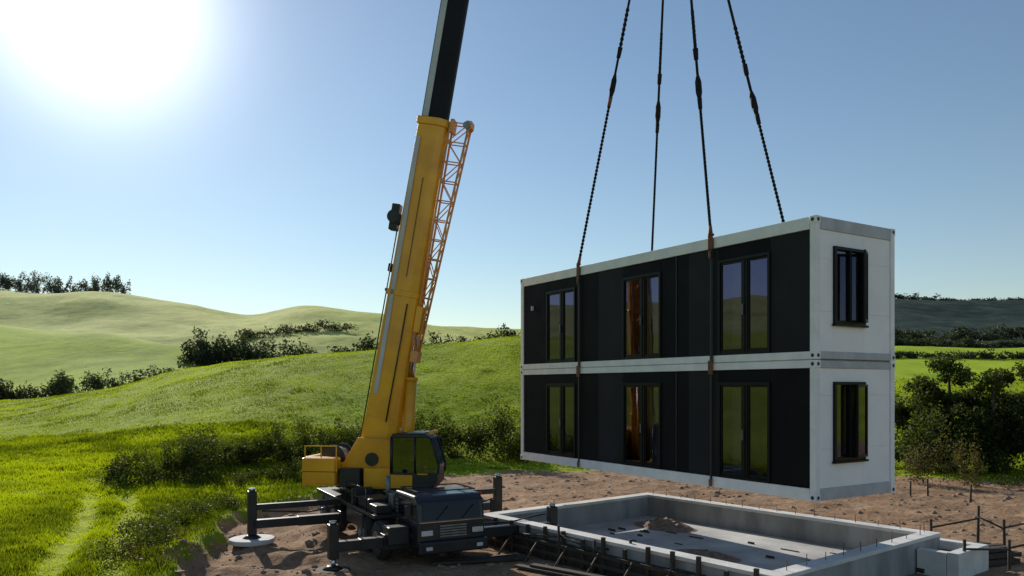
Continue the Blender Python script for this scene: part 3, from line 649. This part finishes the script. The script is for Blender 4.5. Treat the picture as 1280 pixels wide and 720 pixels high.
def chd(t,k):
    x=3.3+7.1*t; zi=-.52+.02*t; zo=-.66-.42*t
    return Vector((x,[-.16,.16,-.16,.16][k]-.08*(1-t),[zi,zi,zo,zo][k]))
tl=[];n=12
for k in range(4): tl.append((chd(0,k),chd(1,k),.034))
for i in range(n+1):
    t=i/n
    tl+=[(chd(t,0),chd(t,2),.019),(chd(t,1),chd(t,3),.019),(chd(t,2),chd(t,3),.019),(chd(t,0),chd(t,1),.019)]
    if i<n:
        t2=(i+1)/n
        for a_,b_ in ((0,2),(1,3),(2,3)):
            p,q=(a_,b_) if i%2 else (b_,a_)
            tl.append((chd(t,p),chd(t2,q),.017))
tubes('jib_lattice',tl,M['orange'],J,6)
boxes('jib_head',[(10.3,10.5,-.2,.2,-1.16,-.98),(10.1,10.5,-.2,.2,-.62,-.50),(3.1,3.45,-.28,.12,-.74,-.50)],M['orange'],J,.02)
tubes('jib_sheave',[((10.35,-.24,-1.02),(10.35,-.19,-1.02),.11),((10.35,.19,-1.02),(10.35,.24,-1.02),.11)],M['steel'],J,16)
tubes('lift_cylinder',[((.88,-.12,.25),(1.06,-.12,3.2),.17),((1.06,-.12,3.2),(1.065,-.12,3.3),.19),],M['yellow'],U,20)
tubes('lift_rod',[((1.06,-.12,3.3),(1.17,-.12,5.0),.10)],M['chrome'],U,16)
boxes('lift_bracket',[(4.0,4.8,-.3,.2,-.66,-.45)],M['yellow'],BO,.03)
tubes('lift_pin',[((.88,-.5,.3),(.88,.5,.3),.11)],M['black'],U,14)
boxes('boom_head',[(bl-.4,bl+.6,-.35,.35,-.6,.3)],M['yellow'],BO,.05)
bt=Vector(T)+Vector((0,0,2.3))+Vector((8.74,-1.4,50.7))
HK=empty('hook_block',tuple(apex))
tubes('sheave_block',[((-.15,0,.9),(.15,0,.9),.45)],M['yellow'],HK,24); boxes('block_cheeks',[(-.2,-.16,-.3,.3,.3,1.3),(.16,.2,-.3,.3,.3,1.3)],M['yellow'],HK,.03)
tubes('hook',[((0,0,.4),(0,0,.1),.09,.08),((0,0,.1),(.16,0,-.08),.07),((.16,0,-.08),(0,0,-.2),.07,.06),((0,0,-.2),(-.16,0,-.05),.06,.03)],M['black'],HK,10)
tp=bt-apex
tubes('hoist_ropes',[((dx,0,1.2),(tp.x+dx,tp.y,tp.z-.2),.022) for dx in (-.12,-.04,.04,.12)],M['black'],HK,6)

# ------------------------------------------------------------ foundation
FA=R(-51); FO=empty('concrete_foundation',(-.93,22.7,0),FA)
FL,FW,th,ht=9.7,7.3,.36,.72
boxes('perimeter_wall',[(0,FL,0,th,-.3,ht),(0,FL,FW-th,FW,-.3,ht),(0,th,th+.001,FW-th-.001,-.3,ht),(FL-th,FL,th+.001,FW-th-.001,-.3,ht)],M['concdark'],FO)
boxes('wall_cap',[(-.03,FL+.03,-.03,th+.02,ht+.002,ht+.09),(-.03,FL+.03,FW-th-.02,FW+.03,ht+.002,ht+.09),(-.03,th+.02,th+.022,FW-th-.022,ht+.002,ht+.09),(FL-th-.02,FL+.03,th+.022,FW-th-.022,ht+.002,ht+.09)],M['concrete'],FO,.012)
boxes('floor_slab',[(th+.01,FL-th-.01,th+.01,FW-th-.01,-.2,.10)],M['slab'],FO)
boxes('side_footing',[(FL-2.2,FL+1.0,FW+.05,FW+.35,-.2,.62),(FL+.72,FL+1.0,FW-1.4,FW+.04,-.2,.62),(FL+.04,FL+.71,FW-1.4,FW-1.15,-.2,.60)],M['concrete'],FO,.015)
fw=[];wl=[]
for i in range(12):
    a=.05+i*.8; fw.append((a,a+.78,-.075,-.035,.02,.52+random.uniform(-.03,.03)))
for i in range(14):
    a=.2+i*.7; wl.append((a-.04,a+.04,-.16,-.08,-.1,.75+random.uniform(-.12,.25)))
wl+=[(0.0,9.5,-.21,-.165,.18,.27),(0.2,9.3,-.21,-.165,.42,.50)]
boxes('formwork_boards',fw,M['wooddark'],FO); boxes('formwork_walers',wl,M['wooddark'],FO)
st=[((a,-.18,.5),(a+.05,-.75,-.05),.03) for a in np.arange(.6,9.5,1.1)]
tubes('props',st,M['wood'],FO,6)
rb=[]
for i in range(16):
    a=.4+i*.6; rb.append(((a,FW-th/2,ht),(a+random.uniform(-.03,.03),FW-th/2,ht+random.uniform(.2,.35)),.010))
for i in range(9):
    rb.append(((FL-th/2,.6+i*.75,ht),(FL-th/2,.6+i*.75,ht+random.uniform(.2,.4)),.010))
tubes('starter_bars',rb,M['rust'],FO,6)
db=[]
for i in range(26):
    a,b2=random.uniform(1,8.5),random.uniform(1,6); c=random.uniform(.05,.22)
    db.append((a,a+c*2.4,b2,b2+c*.3,.101,.101+random.uniform(.02,.06)))
boxes('debris',db,M['wooddark'],FO)
def heap(cx,cy,sx,sy,h0):
    hv_=[];hf_=[];nn=18
    for i in range(nn+1):
        for j in range(nn+1):
            a=i/nn*2-1;b2=j/nn*2-1; rr=math.hypot(a,b2); h=max(0,h0*(1-rr*1.05))*(.65+.7*random.random())
            hv_.append((cx+a*sx,cy+b2*sy,.092+h))
    for i in range(nn):
        for j in range(nn):
            k=i*(nn+1)+j; hf_.append((k,k+nn+1,k+nn+2,k+1))
    meshobj('soil_heap',hv_,hf_,M['stone'],FO)
heap(2.2,5.6,1.2,.75,.32); heap(5.6,3.2,1.1,.6,.14)

def stakes(name,pts,boards=True):
    e=empty(name,(0,0,0)); tl=[]
    for (x,y,h) in pts:
        g=gh(x,y); tl.append(((x,y,g-.2),(x+random.uniform(-.04,.04),y,g+h),.038))
    tubes('posts',tl,M['wooddark'],e,6)
    if boards:
        br=[]
        for (a,b2) in zip(pts[:-1],pts[1:]):
            br.append(((a[0],a[1],gh(a[0],a[1])+a[2]*.75),(b2[0],b2[1],gh(b2[0],b2[1])+b2[2]*.7),.028))
        tubes('rails',br,M['wooddark'],e,6)
    return e
w=lambda u,v:uv2w(u,v)
stakes('profile_fence',[(*w(1165,690),.9),(*w(1222,686),1.2),(*w(1256,690),.9),(*w(1290,680),.9)])
stakes('profile_fence',[(*w(1205,722),.9),(*w(1262,716),.8),(*w(1300,712),1.0)])
stakes('boundary_stakes',[(*w(1138,618),.6),(*w(1160,620),.7),(*w(1213,628),.7),(*w(1090,612),.6),(*w(985,606),.8),(*w(900,604),.6)],False)
stakes('profile_fence',[(*w(640,690),.7),(*w(700,706),1.0),(*w(742,716),.8),(*w(790,722),.9)])
E=empty('timber_pile',(*w(1215,712),gh(*w(1215,712))),R(20))
tb=[]
for k in range(3):
    for i in range(5-k): tb.append((-1.6+random.uniform(-.2,.2),1.7+random.uniform(-.2,.2),i*.26+k*.13,i*.26+k*.13+.2,.03+k*.13,.14+k*.13))
boxes('planks',tb,M['wooddark'],E,.008)
E=empty('timber_planks',(*w(700,722),.03),R(-40)); boxes('planks',[(-1.4,1.5,0,.2,0,.06),(-1.1,1.7,.28,.48,0,.06),(-1,1.4,.1,.3,.062,.12)],M['wooddark'],E)
E=empty('timber_planks',(*w(600,705),.04),R(15)); boxes('planks',[(-1.2,1.3,0,.2,0,.06),(-.9,1.1,.3,.5,0,.06)],M['wooddark'],E)
ico=[(0,0,1),(.89,0,.45),(.28,.85,.45),(-.72,.53,.45),(-.72,-.53,.45),(.28,-.85,.45),(.72,.53,-.45),(-.28,.85,-.45),(-.89,0,-.45),(-.28,-.85,-.45),(.72,-.53,-.45),(0,0,-1)]
icf=[(0,1,2),(0,2,3),(0,3,4),(0,4,5),(0,5,1),(1,6,2),(2,7,3),(3,8,4),(4,9,5),(5,10,1),(6,7,2),(7,8,3),(8,9,4),(9,10,5),(10,6,1),(11,7,6),(11,8,7),(11,9,8),(11,10,9),(11,6,10)]
ico=np.array(ico); icf=np.array(icf)
n=2800; ys=rng.uniform(16,42,n); us=rng.uniform(220,1300,n); xs=(us-640)/F*ys; kk=dirtmask(xs,ys)>.25
lx=(xs+.93)*math.cos(FA)+(ys-22.7)*math.sin(FA); ly=-(xs+.93)*math.sin(FA)+(ys-22.7)*math.cos(FA)
kk&=~((lx>-.3)&(lx<FL+.3)&(ly>-.3)&(ly<FW+.3)); xs=xs[kk];ys=ys[kk];zs=hgt(xs,ys)
VV=[];FFc=[]
for i in range(len(xs)):
    s=.02+.10*rng.random()**3.5; v=ico*(1+rng.normal(0,.18,ico.shape))*s*np.array([1.2,1,.7]); VV.append(v+[xs[i],ys[i],zs[i]]); FFc.append(icf+12*i)
fastmesh('rubble',np.concatenate(VV),np.concatenate(FFc),M['stone'])

# ------------------------------------------------------------ light
az=R(-28); el=R(24)
sd=Vector((math.sin(az)*math.cos(el),math.cos(az)*math.cos(el),math.sin(el)))
w_=bpy.data.worlds.new("World"); sc.world=w_; w_.use_nodes=True; nt=w_.node_tree; nt.nodes.clear()
out=N(nt,'ShaderNodeOutputWorld'); bg=N(nt,'ShaderNodeBackground'); sky=N(nt,'ShaderNodeTexSky',sky_type='NISHITA')
sky.sun_disc=False; sky.sun_elevation=el; sky.sun_rotation=az; sky.air_density=1.15; sky.dust_density=.02; sky.ozone_density=2.0
bg.inputs[1].default_value=.10
nt.links.new(sky.outputs[0],bg.inputs[0])
tc=N(nt,'ShaderNodeTexCoord'); dt=N(nt,'ShaderNodeVectorMath',operation='DOT_PRODUCT'); nt.links.new(tc.outputs['Generated'],dt.inputs[0]); dt.inputs[1].default_value=sd
mxx=N(nt,'ShaderNodeMath',operation='MAXIMUM'); nt.links.new(dt.outputs['Value'],mxx.inputs[0]); mxx.inputs[1].default_value=0
def lobe(n_,a):
    p=N(nt,'ShaderNodeMath',operation='POWER'); nt.links.new(mxx.outputs[0],p.inputs[0]); p.inputs[1].default_value=n_
    q=N(nt,'ShaderNodeMath',operation='MULTIPLY'); nt.links.new(p.outputs[0],q.inputs[0]); q.inputs[1].default_value=a; return q.outputs[0]
s1=N(nt,'ShaderNodeMath',operation='ADD'); nt.links.new(lobe(190,1.3),s1.inputs[0]); nt.links.new(lobe(18,.17),s1.inputs[1])
bg2=N(nt,'ShaderNodeBackground'); bg2.inputs[0].default_value=(1,.96,.90,1); nt.links.new(s1.outputs[0],bg2.inputs[1])
ad=N(nt,'ShaderNodeAddShader'); nt.links.new(bg.outputs[0],ad.inputs[0]); nt.links.new(bg2.outputs[0],ad.inputs[1]); nt.links.new(ad.outputs[0],out.inputs[0])
sl=bpy.data.lights.new('sun','SUN'); sl.energy=5; sl.angle=R(.5); sl.color=(1,.93,.82)
so=bpy.data.objects.new('sun',sl); so.rotation_euler=sd.to_track_quat('Z','Y').to_euler(); so.location=(-20,40,40); link(so)

cam=bpy.data.cameras.new('camera'); co=bpy.data.objects.new('camera',cam); link(co)
co.location=(0,0,CH); co.rotation_euler=(R(90),0,0); cam.sensor_width=36; cam.lens=36*F/1280; cam.shift_y=(HZ-360)/1280; cam.clip_end=12000; cam.clip_start=.1
sc.camera=co
sc.view_settings.view_transform='Standard'; sc.view_settings.look='None'; sc.view_settings.exposure=0
